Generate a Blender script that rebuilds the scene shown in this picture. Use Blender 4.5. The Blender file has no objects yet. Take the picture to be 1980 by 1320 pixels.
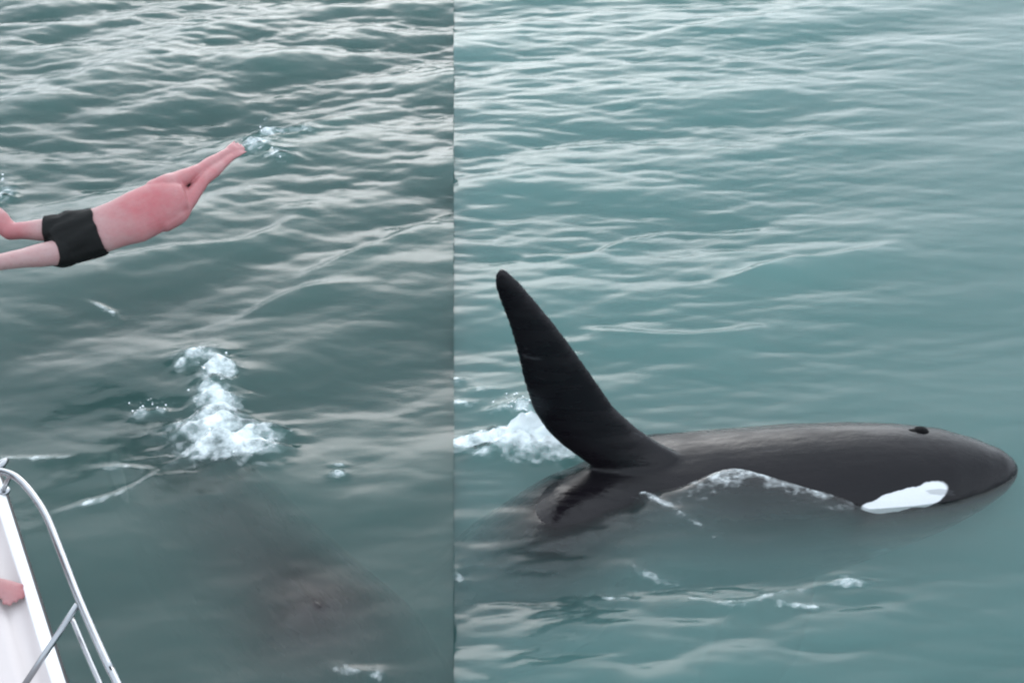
import bpy, bmesh, math, random
import numpy as np
from mathutils import Vector, Matrix, noise as mnoise

random.seed(7)
scene = bpy.context.scene
COL = scene.collection

# ------------------------------------------------------------------ camera
F = 2700.0                      # focal length in photo pixels (photo 1980 x 1320)
CH = 6.30                       # camera height above the water
TH = math.atan(2010.0 / F)      # pitch below the horizon
cam_d = bpy.data.cameras.new("camera")
cam_d.sensor_width = 36.0
cam_d.lens = F / 1980.0 * 36.0
cam_d.clip_start = 0.05
cam_d.clip_end = 20000
cam = bpy.data.objects.new("camera", cam_d)
COL.objects.link(cam)
cam.location = (0, 0, CH)
cam.rotation_euler = (math.pi / 2 - TH, 0, 0)
scene.camera = cam

# ------------------------------------------------------------------ world + sun
SUN_EL, SUN_AZ = math.radians(25), math.radians(-5)
SKY_STRENGTH = 0.15
CLOUD = 10.6
world = bpy.data.worlds.new("World")
scene.world = world
world.use_nodes = True
wn = world.node_tree
for n in list(wn.nodes):
    wn.nodes.remove(n)
sky = wn.nodes.new("ShaderNodeTexSky")
sky.sky_type = 'NISHITA'
sky.sun_disc = False
sky.sun_elevation = SUN_EL
sky.sun_rotation = SUN_AZ
sky.air_density = 1.0
sky.dust_density = 4.0
sky.ozone_density = 1.0
hs = wn.nodes.new("ShaderNodeHueSaturation")
hs.inputs['Saturation'].default_value = 0.2
bgn = wn.nodes.new("ShaderNodeBackground")
bgn.inputs['Strength'].default_value = SKY_STRENGTH
wo = wn.nodes.new("ShaderNodeOutputWorld")
wn.links.new(sky.outputs[0], hs.inputs['Color'])
# a closed pale cloud deck over most of the sky, a little uneven
wtc = wn.nodes.new("ShaderNodeTexCoord")
wno = wn.nodes.new("ShaderNodeTexNoise")
wno.inputs['Scale'].default_value = 2.2
wno.inputs['Detail'].default_value = 4
wn.links.new(wtc.outputs['Generated'], wno.inputs['Vector'])
wrp = wn.nodes.new("ShaderNodeValToRGB")
wrp.color_ramp.elements[0].position = 0.3
wrp.color_ramp.elements[1].position = 0.7
wrp.color_ramp.elements[0].color = (0.75, 0.86, 0.98, 1)
wrp.color_ramp.elements[1].color = (0.99, 1.11, 1.24, 1)
wn.links.new(wno.outputs[0], wrp.inputs[0])
wml = wn.nodes.new("ShaderNodeVectorMath")
wml.operation = 'SCALE'
wml.inputs['Scale'].default_value = CLOUD
wn.links.new(wrp.outputs[0], wml.inputs[0])
wmx = wn.nodes.new("ShaderNodeMix")
wmx.data_type = 'RGBA'
wmx.inputs[0].default_value = 0.70
wn.links.new(hs.outputs[0], wmx.inputs[6])
wn.links.new(wml.outputs[0], wmx.inputs[7])
wn.links.new(wmx.outputs[2], bgn.inputs['Color'])
wn.links.new(bgn.outputs[0], wo.inputs['Surface'])

sd = bpy.data.lights.new("sun", 'SUN')
sd.energy = 0.5
sd.angle = math.radians(120)
sd.color = (0.97, 0.99, 1.0)
sun = bpy.data.objects.new("sun", sd)
COL.objects.link(sun)
sdir = Vector((math.sin(SUN_AZ) * math.cos(SUN_EL), math.cos(SUN_AZ) * math.cos(SUN_EL), math.sin(SUN_EL)))
sun.rotation_euler = sdir.to_track_quat('Z', 'Y').to_euler()
sun.location = sdir * 30

vs = scene.view_settings
vs.view_transform = 'Standard'
vs.look = 'None'
vs.exposure = 0.70
vs.gamma = 1.0
vs.use_curve_mapping = False

cy = scene.cycles
cy.use_denoising = True
try:
    cy.denoiser = 'OPENIMAGEDENOISE'
except Exception:
    pass
cy.max_bounces = 10
cy.diffuse_bounces = 3
cy.glossy_bounces = 4
cy.transmission_bounces = 6
cy.transparent_max_bounces = 16
cy.volume_bounces = 2
cy.use_adaptive_sampling = False
cy.filter_width = 2.2


# ------------------------------------------------------------------ helpers
CT, ST = math.cos(TH), math.sin(TH)


def W(px, py, z=0.0):
    """world point at height z seen at photo pixel (px, py)"""
    u, v = (px - 990.0) / F, (660.0 - py) / F
    d = Vector((u, CT + v * ST, -ST + v * CT))
    t = (z - CH) / d.z
    return Vector((0, 0, CH)) + d * t


def WY(px, py, Y):
    """world point in the upright plane y = Y seen at photo pixel"""
    u, v = (px - 990.0) / F, (660.0 - py) / F
    d = Vector((u, CT + v * ST, -ST + v * CT))
    return Vector((0, 0, CH)) + d * (Y / d.y)


def link(o, parent=None):
    COL.objects.link(o)
    if parent is not None:
        o.parent = parent
    return o


def mesh_obj(name, bm_or_me, mat=None, parent=None, smooth=True):
    if isinstance(bm_or_me, bmesh.types.BMesh):
        me = bpy.data.meshes.new(name)
        bm_or_me.normal_update()
        bm_or_me.to_mesh(me)
        bm_or_me.free()
    else:
        me = bm_or_me
    if smooth:
        me.polygons.foreach_set("use_smooth", [True] * len(me.polygons))
    o = bpy.data.objects.new(name, me)
    if mat:
        for m in (mat if isinstance(mat, (list, tuple)) else [mat]):
            me.materials.append(m)
    return link(o, parent)


def thing(name, label, cat, loc=(0, 0, 0), group=None):
    o = bpy.data.objects.new(name, None)
    o.empty_display_size = 0.2
    o.location = loc
    o['label'] = label
    o['category'] = cat
    if group:
        o['group'] = group
    return link(o)


def loft(bm, secs, n=20, caps=True):
    """secs: list of (centre, axis_u, axis_v) with half-extent vectors; closed tube"""
    rings = []
    for c, a, b in secs:
        c, a, b = Vector(c), Vector(a), Vector(b)
        rings.append([bm.verts.new(c + a * math.cos(2 * math.pi * i / n) + b * math.sin(2 * math.pi * i / n)) for i in range(n)])
    for r0, r1 in zip(rings, rings[1:]):
        for i in range(n):
            bm.faces.new((r0[i], r0[(i + 1) % n], r1[(i + 1) % n], r1[i]))
    if caps:
        bm.faces.new(list(reversed(rings[0])))
        bm.faces.new(rings[-1])


def limb(bm, pts, n=14, up=Vector((0, 0, 1))):
    """pts: list of (point, r_side, r_up); rounded ends; smooth spline between"""
    P = [Vector(p[0]) for p in pts]
    out = []
    m = len(pts)
    for i in range(m):
        t = (P[min(i + 1, m - 1)] - P[max(i - 1, 0)]).normalized()
        s = t.cross(up)
        if s.length < 1e-3:
            s = t.cross(Vector((1, 0, 0)))
        s.normalize()
        u = s.cross(t).normalized()
        out.append((P[i], t, s, u, pts[i][1], pts[i][2]))
    secs = []
    c, t, s, u, a, b = out[0]
    for k in (0.15, 0.6, 0.9):
        q = math.sqrt(1 - (1 - k) ** 2) if k < 1 else 1
        secs.append((c - t * min(a, b) * (1 - k), s * a * q, u * b * q))
    for i in range(m):
        c, t, s, u, a, b = out[i]
        secs.append((c, s * a, u * b))
        if i < m - 1:
            c2, t2, s2, u2, a2, b2 = out[i + 1]
            for k in (0.25, 0.5, 0.75):
                h = k * k * (3 - 2 * k)
                L = (c2 - c).length
                pos = (c * (2 * k ** 3 - 3 * k ** 2 + 1) + t * L * (k ** 3 - 2 * k ** 2 + k) +
                       c2 * (-2 * k ** 3 + 3 * k ** 2) + t2 * L * (k ** 3 - k ** 2))
                ss = s.lerp(s2, h).normalized()
                uu = u.lerp(u2, h).normalized()
                secs.append((pos, ss * (a + (a2 - a) * h), uu * (b + (b2 - b) * h)))
    c, t, s, u, a, b = out[-1]
    for k in (0.9, 0.6, 0.15):
        q = math.sqrt(1 - (1 - k) ** 2)
        secs.append((c + t * min(a, b) * (1 - k), s * a * q, u * b * q))
    loft(bm, secs, n)


def ball(bm, c, r, seg=16, rings=10):
    """ellipsoid; r scalar, 3-tuple or 3x3 matrix"""
    if isinstance(r, (int, float)):
        r = (r, r, r)
    M = Matrix.Translation(Vector(c)) @ (r.to_4x4() if isinstance(r, Matrix) else Matrix.Diagonal((r[0], r[1], r[2], 1)))
    bmesh.ops.create_uvsphere(bm, u_segments=seg, v_segments=rings, radius=1.0, matrix=M)


def fuse(name, bm, voxel, smooth_iter=6, mat=None, parent=None, extra=None):
    """voxel-remesh the overlapping closed shapes into one continuous skin"""
    bmesh.ops.recalc_face_normals(bm, faces=bm.faces[:])
    me = bpy.data.meshes.new(name + "_raw")
    bm.to_mesh(me)
    bm.free()
    tmp = bpy.data.objects.new(name + "_raw", me)
    COL.objects.link(tmp)
    md = tmp.modifiers.new("remesh", 'REMESH')
    md.mode = 'VOXEL'
    md.voxel_size = voxel
    md.use_smooth_shade = True
    sm = tmp.modifiers.new("smooth", 'SMOOTH')
    sm.factor = 0.5
    sm.iterations = smooth_iter
    dg = bpy.context.evaluated_depsgraph_get()
    dg.update()
    res = bpy.data.meshes.new_from_object(tmp.evaluated_get(dg))
    bpy.data.objects.remove(tmp)
    bpy.data.meshes.remove(me)
    res.name = name
    return mesh_obj(name, res, mat, parent)


def tube(bm, pts, r, n=12, closed_ends=True):
    P = [Vector(p) for p in pts]
    rings = []
    ref = Vector((0, 0, 1))
    for i, p in enumerate(P):
        t = (P[min(i + 1, len(P) - 1)] - P[max(i - 1, 0)]).normalized()
        s = t.cross(ref)
        if s.length < 0.05:
            s = t.cross(Vector((1, 0, 0)))
        s.normalize()
        u = s.cross(t).normalized()
        rr = r[i] if isinstance(r, (list, tuple)) else r
        rings.append([bm.verts.new(p + s * rr * math.cos(2 * math.pi * k / n) + u * rr * math.sin(2 * math.pi * k / n)) for k in range(n)])
    for a, b in zip(rings, rings[1:]):
        for k in range(n):
            bm.faces.new((a[k], a[(k + 1) % n], b[(k + 1) % n], b[k]))
    if closed_ends:
        bm.faces.new(list(reversed(rings[0])))
        bm.faces.new(rings[-1])
    bmesh.ops.recalc_face_normals(bm, faces=bm.faces[:])


def smooth_path(pts, k=6):
    P = [Vector(p) for p in pts]
    out = []
    for i in range(len(P) - 1):
        p0, p1, p2, p3 = P[max(i - 1, 0)], P[i], P[i + 1], P[min(i + 2, len(P) - 1)]
        for j in range(k):
            t = j / k
            out.append(0.5 * ((2 * p1) + (p2 - p0) * t + (2 * p0 - 5 * p1 + 4 * p2 - p3) * t * t + (3 * p1 - p0 - 3 * p2 + p3) * t ** 3))
    out.append(P[-1])
    return out


# ------------------------------------------------------------------ node materials
class NT:
    def __init__(self, name):
        self.m = bpy.data.materials.new(name)
        self.m.use_nodes = True
        self.t = self.m.node_tree
        for n in list(self.t.nodes):
            self.t.nodes.remove(n)
        self.out = self.t.nodes.new("ShaderNodeOutputMaterial")

    def n(self, typ, **kw):
        nd = self.t.nodes.new(typ)
        for k, v in kw.items():
            setattr(nd, k, v)
        return nd

    def l(self, a, b):
        self.t.links.new(a, b)

    def math(self, op, a, b=None, clamp=False):
        nd = self.n("ShaderNodeMath", operation=op, use_clamp=clamp)
        for i, v in enumerate((a, b)):
            if v is None:
                continue
            if isinstance(v, (int, float)):
                nd.inputs[i].default_value = v
            else:
                self.l(v, nd.inputs[i])
        return nd.outputs[0]

    def mix(self, fac, a, b):
        nd = self.n("ShaderNodeMix", data_type='RGBA')
        for sock, v in ((nd.inputs[0], fac), (nd.inputs[6], a), (nd.inputs[7], b)):
            if isinstance(v, (int, float)):
                sock.default_value = v
            elif isinstance(v, tuple):
                sock.default_value = (*v, 1) if len(v) == 3 else v
            else:
                self.l(v, sock)
        return nd.outputs[2]

    def noise(self, scale, detail=3, rough=0.5, vec=None, stretch=None):
        nd = self.n("ShaderNodeTexNoise")
        nd.inputs['Scale'].default_value = scale
        nd.inputs['Detail'].default_value = detail
        nd.inputs['Roughness'].default_value = rough
        tc = self.n("ShaderNodeTexCoord")
        src = vec or tc.outputs['Object']
        if stretch:
            mp = self.n("ShaderNodeMapping")
            mp.inputs['Scale'].default_value = stretch
            self.l(src, mp.inputs[0])
            src = mp.outputs[0]
        self.l(src, nd.inputs['Vector'])
        return nd.outputs[0]

    def ramp(self, fac, lo, hi):
        nd = self.n("ShaderNodeMapRange", interpolation_type='SMOOTHSTEP')
        self.l(fac, nd.inputs[0])
        nd.inputs[1].default_value = lo
        nd.inputs[2].default_value = hi
        return nd.outputs[0]

    def bump(self, h, strength, dist):
        nd = self.n("ShaderNodeBump")
        nd.inputs['Strength'].default_value = strength
        nd.inputs['Distance'].default_value = dist
        self.l(h, nd.inputs['Height'])
        return nd.outputs[0]

    def principled(self, col, rough=0.5, metal=0.0, normal=None, spec=0.5, coat=0.0):
        p = self.n("ShaderNodeBsdfPrincipled")
        for key, v in (('Base Color', col), ('Roughness', rough), ('Metallic', metal)):
            if isinstance(v, tuple):
                p.inputs[key].default_value = (*v, 1)
            elif isinstance(v, (int, float)):
                p.inputs[key].default_value = v
            else:
                self.l(v, p.inputs[key])
        p.inputs['Specular IOR Level'].default_value = spec
        p.inputs['Coat Weight'].default_value = coat
        p.inputs['Coat Roughness'].default_value = 0.12
        if normal is not None:
            self.l(normal, p.inputs['Normal'])
        self.l(p.outputs[0], self.out.inputs['Surface'])
        return p


def water_material(name, scat, absorb, rough, bump_h):
    t = NT(name)
    geo = t.n("ShaderNodeNewGeometry")
    sep = t.n("ShaderNodeSeparateXYZ")
    t.l(geo.outputs['True Normal'], sep.inputs[0])
    top = t.math('GREATER_THAN', t.math('ABSOLUTE', sep.outputs[2]), 0.12)
    # fine ripples
    pos = geo.outputs['Position']
    n1 = t.noise(9.0, 4, 0.55, vec=pos, stretch=(0.55, 1.0, 1.0))
    n2 = t.noise(30.0, 3, 0.5, vec=pos, stretch=(0.6, 1.0, 1.0))
    hgt = t.math('ADD', n1, t.math('MULTIPLY', n2, 0.10))
    nrm = t.bump(hgt, 1.0, bump_h)
    fr = t.n("ShaderNodeFresnel")
    fr.inputs['IOR'].default_value = 1.333
    t.l(nrm, fr.inputs['Normal'])
    gl = t.n("ShaderNodeBsdfGlossy")
    gl.inputs['Roughness'].default_value = rough
    t.l(nrm, gl.inputs['Normal'])
    tr = t.n("ShaderNodeBsdfTransparent")
    fac = t.math('MULTIPLY', fr.outputs[0], top)
    mx = t.n("ShaderNodeMixShader")
    t.l(fac, mx.inputs[0]); t.l(tr.outputs[0], mx.inputs[1]); t.l(gl.outputs[0], mx.inputs[2])
    # foam carried on the surface; along wave crests it paints in sky glints
    at = t.n("ShaderNodeAttribute", attribute_name="foam")
    fn = t.noise(16.0, 4, 0.58, vec=pos, stretch=(0.8, 1.0, 1.0))
    fm = t.ramp(t.math('ADD', at.outputs['Fac'], t.math('MULTIPLY', t.math('SUBTRACT', fn, 0.5), 1.3)), 0.22, 1.10)
    fm = t.math('MULTIPLY', fm, t.ramp(at.outputs['Fac'], 0.02, 0.15))
    df = t.n("ShaderNodeBsdfDiffuse")
    df.inputs['Color'].default_value = (0.78, 0.84, 0.85, 1)
    t.l(t.bump(fn, 0.6, 0.03), df.inputs['Normal'])
    m2 = t.n("ShaderNodeMixShader")
    t.l(t.math('MULTIPLY', fm, 0.88), m2.inputs[0]); t.l(mx.outputs[0], m2.inputs[1]); t.l(df.outputs[0], m2.inputs[2])
    t.l(m2.outputs[0], t.out.inputs['Surface'])
    # the water body: scattering and absorbing
    vsn = t.n("ShaderNodeVolumeScatter")
    vsn.inputs['Color'].default_value = (*scat[0], 1)
    vsn.inputs['Density'].default_value = scat[1]
    vsn.inputs['Anisotropy'].default_value = 0.0
    van = t.n("ShaderNodeVolumeAbsorption")
    van.inputs['Color'].default_value = (*absorb[0], 1)
    van.inputs['Density'].default_value = absorb[1]
    ad = t.n("ShaderNodeAddShader")
    t.l(vsn.outputs[0], ad.inputs[0]); t.l(van.outputs[0], ad.inputs[1])
    t.l(ad.outputs[0], t.out.inputs['Volume'])
    t.m.cycles.homogeneous_volume = True
    return t.m


# absorption coefficient per channel = (1 - colour) * density
MAT_WATER_L = water_material("murky_grey_water", ((0.44, 0.82, 0.78), 1.4), ((0.02, 0.28, 0.24), 2.4), 0.15, 0.004)
MAT_WATER_R = water_material("turquoise_water", ((0.58, 0.95, 0.94), 1.18), ((0.06, 0.50, 0.46), 1.30), 0.15, 0.004)


# ------------------------------------------------------------------ the water
def wave_tile(seed, N, L, comps):
    """sum of random-phase spectra: comps = (rms height, peak wavelength, direction deg, spread power, tail)"""
    rng = np.random.default_rng(seed)
    k1 = 2 * np.pi * np.fft.fftfreq(N, L / N)
    kx, ky = np.meshgrid(k1, k1)
    k = np.hypot(kx, ky); k[0, 0] = 1e9
    H = np.zeros((N, N)); DX = np.zeros((N, N)); DY = np.zeros((N, N))
    for rms, lam, deg, sp, tail in comps:
        kp = 2 * np.pi / lam
        d = math.radians(deg)
        c = np.abs((kx * math.cos(d) + ky * math.sin(d)) / k)
        S = k ** (-tail) * np.exp(-1.0 * (kp / k) ** 2) * np.exp(-(k / (2 * np.pi / 0.075)) ** 2) * c ** sp
        A = S * (rng.normal(size=(N, N)) + 1j * rng.normal(size=(N, N)))
        h = np.fft.ifft2(A).real
        g = rms / h.std()
        A = A * g
        H += h * g
        DX += np.fft.ifft2(-1j * kx / k * A).real
        DY += np.fft.ifft2(-1j * ky / k * A).real
    return H, DX, DY


def sample(T, x, y, L):
    N = T.shape[0]
    u = (x / L * N) % N
    v = (y / L * N) % N
    i0 = np.floor(u).astype(int) % N; j0 = np.floor(v).astype(int) % N
    i1 = (i0 + 1) % N; j1 = (j0 + 1) % N
    fu = u - np.floor(u); fv = v - np.floor(v)
    return (T[j0, i0] * (1 - fu) * (1 - fv) + T[j0, i1] * fu * (1 - fv) + T[j1, i0] * (1 - fu) * fv + T[j1, i1] * fu * fv)


def seg_dist(X, Y, poly):
    """distance to a polyline, signed side (+ = far side) and parameter 0..1 along it"""
    best = np.full(X.shape, 1e9); side = np.zeros(X.shape); par = np.zeros(X.shape)
    P = [(p.x, p.y) for p in poly]
    n = len(P) - 1
    for i in range(n):
        ax, ay = P[i]; bx, by = P[i + 1]
        dx, dy = bx - ax, by - ay
        L2 = dx * dx + dy * dy + 1e-12
        t = np.clip(((X - ax) * dx + (Y - ay) * dy) / L2, 0, 1)
        qx, qy = X - ax - t * dx, Y - ay - t * dy
        d = np.hypot(qx, qy)
        m = d < best
        best = np.where(m, d, best)
        side = np.where(m, np.sign(dx * qy - dy * qx), side)
        par = np.where(m, (i + t) / n, par)
    return best, side, par


def sstep(x, a, b):
    t = np.clip((x - a) / (b - a), 0, 1)
    return t * t * (3 - 2 * t)


SEAM_C = (877.0 - 990.0) / F


def seam_x(y):
    return SEAM_C * (y * CT + CH * ST)


def axis_coords(lo, hi, step, far, growth=1.35):
    a = list(np.arange(lo, hi, step))
    s = step; v = a[-1]; up = []
    while v < far:
        s *= growth; v += s; up.append(v)
    return a, up


def build_water(name, side, mat, tile, L, amp_fn, ridges, lumps, label):
    H = tile[1][0]
    a, up = axis_coords(4.4, 17.0, 0.018, 3000)
    s = 0.018; v = 4.4; dn = []
    while v > -3000:
        s *= 1.35; v -= s; dn.append(v)
    ys = np.array(list(reversed(dn)) + a + up)
    b, bu = axis_coords(0.0, 6.8, 0.018, 3000)
    vs_ = np.array(b + bu)
    V, Yg = np.meshgrid(vs_, ys)
    X = seam_x(Yg) + side * (V + 0.0006)
    Y = Yg.copy()
    nr, nc = X.shape
    amp = amp_fn(X, Y)
    fade = (1 - sstep(np.hypot(X, Y - 10), 25, 60))
    edge = sstep(V, 0.0, 0.05)
    Z = ox = oy = 0
    for (h_, dx_, dy_), a_, ch in zip(tile, amp, (0.7, 0.85)):
        Z = Z + sample(h_, X, Y, L) * a_ * fade
        ox = ox + sample(dx_, X, Y, L) * a_ * fade * edge * ch
        oy = oy + sample(dy_, X, Y, L) * a_ * fade * ch
    foam = np.zeros_like(Z)
    near = np.hypot(X, Y - 10) < 14
    for pix, hgt, wid, fo in ridges:
        poly = smooth_path([W(p[0], p[1], hgt) for p in pix], 5)
        xs = [p.x for p in poly]; yy = [p.y for p in poly]
        m = (X > min(xs) - 1) & (X < max(xs) + 1) & (Y > min(yy) - 1) & (Y < max(yy) + 1)
        if not m.any():
            continue
        d, sd, par = seg_dist(X[m], Y[m], poly)
        w = np.where(sd > 0, wid * 0.6, wid * 1.9)
        taper = np.sin(np.clip(par, 0.0, 1.0) * np.pi) ** 1.1
        Z[m] += hgt * taper * np.exp(-(d / w) ** 2)
        if fo:
            foam[m] = np.maximum(foam[m], fo * taper * np.exp(-(d / (wid * 0.8)) ** 2))
    for px, py, rx, ry, hgt, fo in lumps:          # foam lumps, sizes in metres
        c = W(px, py)
        q = ((X - c.x) / rx) ** 2 + ((Y - c.y) / ry) ** 2
        m = q < 9
        e = np.exp(-q[m])
        nz = sample(H, X[m] * 4.0, Y[m] * 4.0, L) / H.std()
        Z[m] += hgt * e * (1.0 + 0.45 * nz)
        foam[m] = np.maximum(foam[m], fo * e)
    co = np.stack([X + ox, Y + oy, Z], -1).reshape(-1, 3)
    # closed body: walls and floor
    idx = np.arange(nr * nc).reshape(nr, nc)
    q = np.stack([idx[:-1, :-1], idx[:-1, 1:], idx[1:, 1:], idx[1:, :-1]], -1).reshape(-1, 4)
    if side < 0:
        q = q[:, ::-1]
    ring = np.concatenate([idx[0, :-1], idx[:-1, -1], idx[-1, :0:-1], idx[:0:-1, 0]])
    low = co[ring].copy(); low[:, 2] = -9.0
    base = len(co)
    nrg = len(ring)
    co = np.concatenate([co, low, co[ring]])
    lo_i = base + np.arange(nrg)
    ring = base + nrg + np.arange(nrg)
    wq = np.stack([ring, lo_i, np.roll(lo_i, -1), np.roll(ring, -1)], -1)
    if side < 0:
        wq = wq[:, ::-1]
    fl = lo_i[::-1] if side > 0 else lo_i
    me = bpy.data.meshes.new(name)
    nq = len(q) + len(wq)
    me.vertices.add(len(co)); me.vertices.foreach_set("co", co.astype(np.float32).ravel())
    loops = np.concatenate([q.ravel(), wq.ravel(), fl])
    me.loops.add(len(loops)); me.loops.foreach_set("vertex_index", loops.astype(np.int32))
    me.polygons.add(nq + 1)
    st = np.concatenate([np.arange(nq) * 4, [nq * 4]])
    me.polygons.foreach_set("loop_start", st.astype(np.int32))
    me.polygons.foreach_set("use_smooth", np.concatenate([np.ones(len(q), bool), np.zeros(len(wq) + 1, bool)]))
    me.update(calc_edges=True)
    me.validate()
    at = me.attributes.new("foam", 'FLOAT', 'POINT')
    fo = np.concatenate([foam.ravel(), np.zeros(2 * nrg)])
    at.data.foreach_set("value", fo.astype(np.float32))
    o = mesh_obj(name, me, mat, smooth=False)
    o['kind'] = 'structure'
    o['label'] = label
    return o


TL = 16.0
tile_L = (wave_tile(11, 1536, TL, [(0.040, 2.6, 114, 4.0, 3.2)]), wave_tile(12, 1536, TL, [(0.024, 1.25, 103, 4.0, 2.7), (0.0042, 0.32, 90, 4.0, 2.3)]))
tile_R = (wave_tile(23, 1536, TL, [(0.030, 2.4, 108, 5.0, 3.2)]), wave_tile(24, 1536, TL, [(0.013, 0.9, 95, 9.0, 2.5), (0.0046, 0.30, 91, 8.0, 2.2)]))

ORCA_Y = W(1500, 897).y


def amp_left(X, Y):
    w = Y + 0.25 * (X + 3)
    return 0.50 + 0.30 * sstep(w, 7.0, 8.2) + 0.10 * sstep(w, 9, 11), 0.12 + 0.24 * sstep(w, 6.9, 8.2) + 0.48 * sstep(w, 9.0, 12.0)


def amp_right(X, Y):
    far_right = sstep(X - 0.25 * (Y - 10), 1.6, 4.2)
    slick = np.exp(-((X - 1.6) / 2.2) ** 2 - ((Y - ORCA_Y + 0.1) / 0.9) ** 2)
    k = (1 - 0.6 * far_right) * (1 - 0.6 * slick)
    nearb = 0.45 * (1 - sstep(Y, 5.5, 6.5))
    return (0.45 + 0.40 * sstep(Y, 7.5, 10.0)) * k + nearb, (0.50 + 0.20 * sstep(Y, 7.8, 9.8)) * k * (1 - 0.35 * far_right) + nearb


ridges_L = [  # pale foam along the wave crests stands in for reflected sky
    ([(370, 628), (470, 605), (560, 566), (640, 552), (750, 545)], 0.060, 0.12, 0.12),
    ([(95, 998), (160, 978), (240, 952), (320, 900)], 0.018, 0.045, 0.56),
    ([(170, 905), (240, 902), (300, 908)], 0.010, 0.04, 0.48),
    ([(-40, 882), (60, 882), (150, 880)], 0.010, 0.04, 0.48),
    ([(200, 503), (330, 478), (480, 460), (610, 385)], 0.065, 0.12, 0.12),
    ([(560, 540), (700, 480), (880, 405)], 0.065, 0.12, 0.1),
    ([(500, 250), (640, 225), (800, 200)], 0.06, 0.11, 0),
    ([(560, 780), (720, 800), (876, 770)], 0.02, 0.10, 0),
    ([(150, 575), (205, 590), (240, 612)], 0.015, 0.04, 0.5),
]
ridges_R = [  # trace of foam on the first two crests paints in bright sky
    ([(960, 478), (1060, 485), (1140, 482), (1230, 450), (1320, 430)], 0.055, 0.09, 0.12),
    ([(1330, 545), (1430, 530), (1520, 505), (1640, 490), (1760, 458)], 0.060, 0.10, 0.12),
    ([(1080, 620), (1250, 640), (1400, 635), (1490, 622)], 0.07, 0.13, 0),
    # water lapping over the flank
    ([(1215, 945), (1320, 938), (1390, 914), (1450, 904), (1540, 924), (1630, 950), (1680, 968)], 0.12, 0.18, 0.58),
    ([(1150, 905), (1220, 940), (1300, 990), (1400, 1048)], 0.010, 0.045, 0.60),
    ([(1300, 1145), (1370, 1168), (1450, 1168), (1530, 1142), (1640, 1120)], 0.018, 0.045, 0.52),
    ([(1480, 1165), (1560, 1175), (1650, 1172)], 0.012, 0.045, 0.48),
    ([(1150, 1150), (1200, 1158), (1260, 1160)], 0.012, 0.04, 0.48),
    ([(1200, 1085), (1260, 1105), (1330, 1120)], 0.012, 0.05, 0.45),
]
lumps_L = [
    (395, 695, 0.20, 0.14, 0.05, 0.6), (425, 725, 0.14, 0.15, 0.07, 0.9), (405, 770, 0.12, 0.16, 0.06, 0.75),
    (425, 790, 0.15, 0.20, 0.08, 0.95), (415, 835, 0.28, 0.24, 0.07, 0.85), (470, 865, 0.27, 0.19, 0.08, 1.0),
    (390, 880, 0.20, 0.12, 0.05, 0.8), (360, 830, 0.18, 0.12, 0.04, 0.5), (275, 797, 0.06, 0.05, 0.03, 0.7),
    (310, 795, 0.06, 0.05, 0.03, 0.5), (530, 865, 0.10, 0.20, 0.05, 0.5), (355, 710, 0.06, 0.06, 0.04, 0.7),
    (500, 835, 0.12, 0.08, 0.05, 0.7), (655, 925, 0.06, 0.05, 0.03, 0.75), (655, 905, 0.06, 0.02, 0.02, 0.5),
    (500, 290, 0.16, 0.14, 0.08, 0.75), (530, 265, 0.18, 0.12, 0.06, 0.6), (540, 310, 0.14, 0.12, 0.05, 0.55),
    (590, 262, 0.12, 0.06, 0.05, 0.45), (5, 370, 0.12, 0.2, 0.06, 0.6), (415, 965, 0.07, 0.03, 0.01, 0.3),
    (670, 1305, 0.10, 0.06, 0.02, 0.4), (725, 1310, 0.08, 0.05, 0.02, 0.35),
]
lumps_R = [
    (1030, 860, 0.26, 0.15, 0.10, 1.5), (985, 862, 0.20, 0.11, 0.07, 1.2), (1075, 868, 0.16, 0.12, 0.06, 1.3),
    (930, 858, 0.20, 0.07, 0.04, 0.95), (895, 866, 0.14, 0.07, 0.04, 0.95), (930, 885, 0.10, 0.04, 0.03, 0.6),
    (1010, 790, 0.12, 0.10, 0.05, 0.7), (970, 795, 0.10, 0.06, 0.04, 0.55), (890, 782, 0.08, 0.05, 0.03, 0.8),
    (940, 755, 0.14, 0.05, 0.03, 0.45), (882, 740, 0.06, 0.05, 0.03, 0.55), (885, 1110, 0.05, 0.06, 0.02, 0.5),
    (1640, 1125, 0.14, 0.07, 0.03, 0.5),
]
build_water("water", -1, MAT_WATER_L, tile_L, TL, amp_left, ridges_L, lumps_L, "choppy murky grey green water around the diver and boat")
build_water("water", 1, MAT_WATER_R, tile_R, TL, amp_right, ridges_R, lumps_R, "calmer turquoise water around the surfacing orca")

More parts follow.
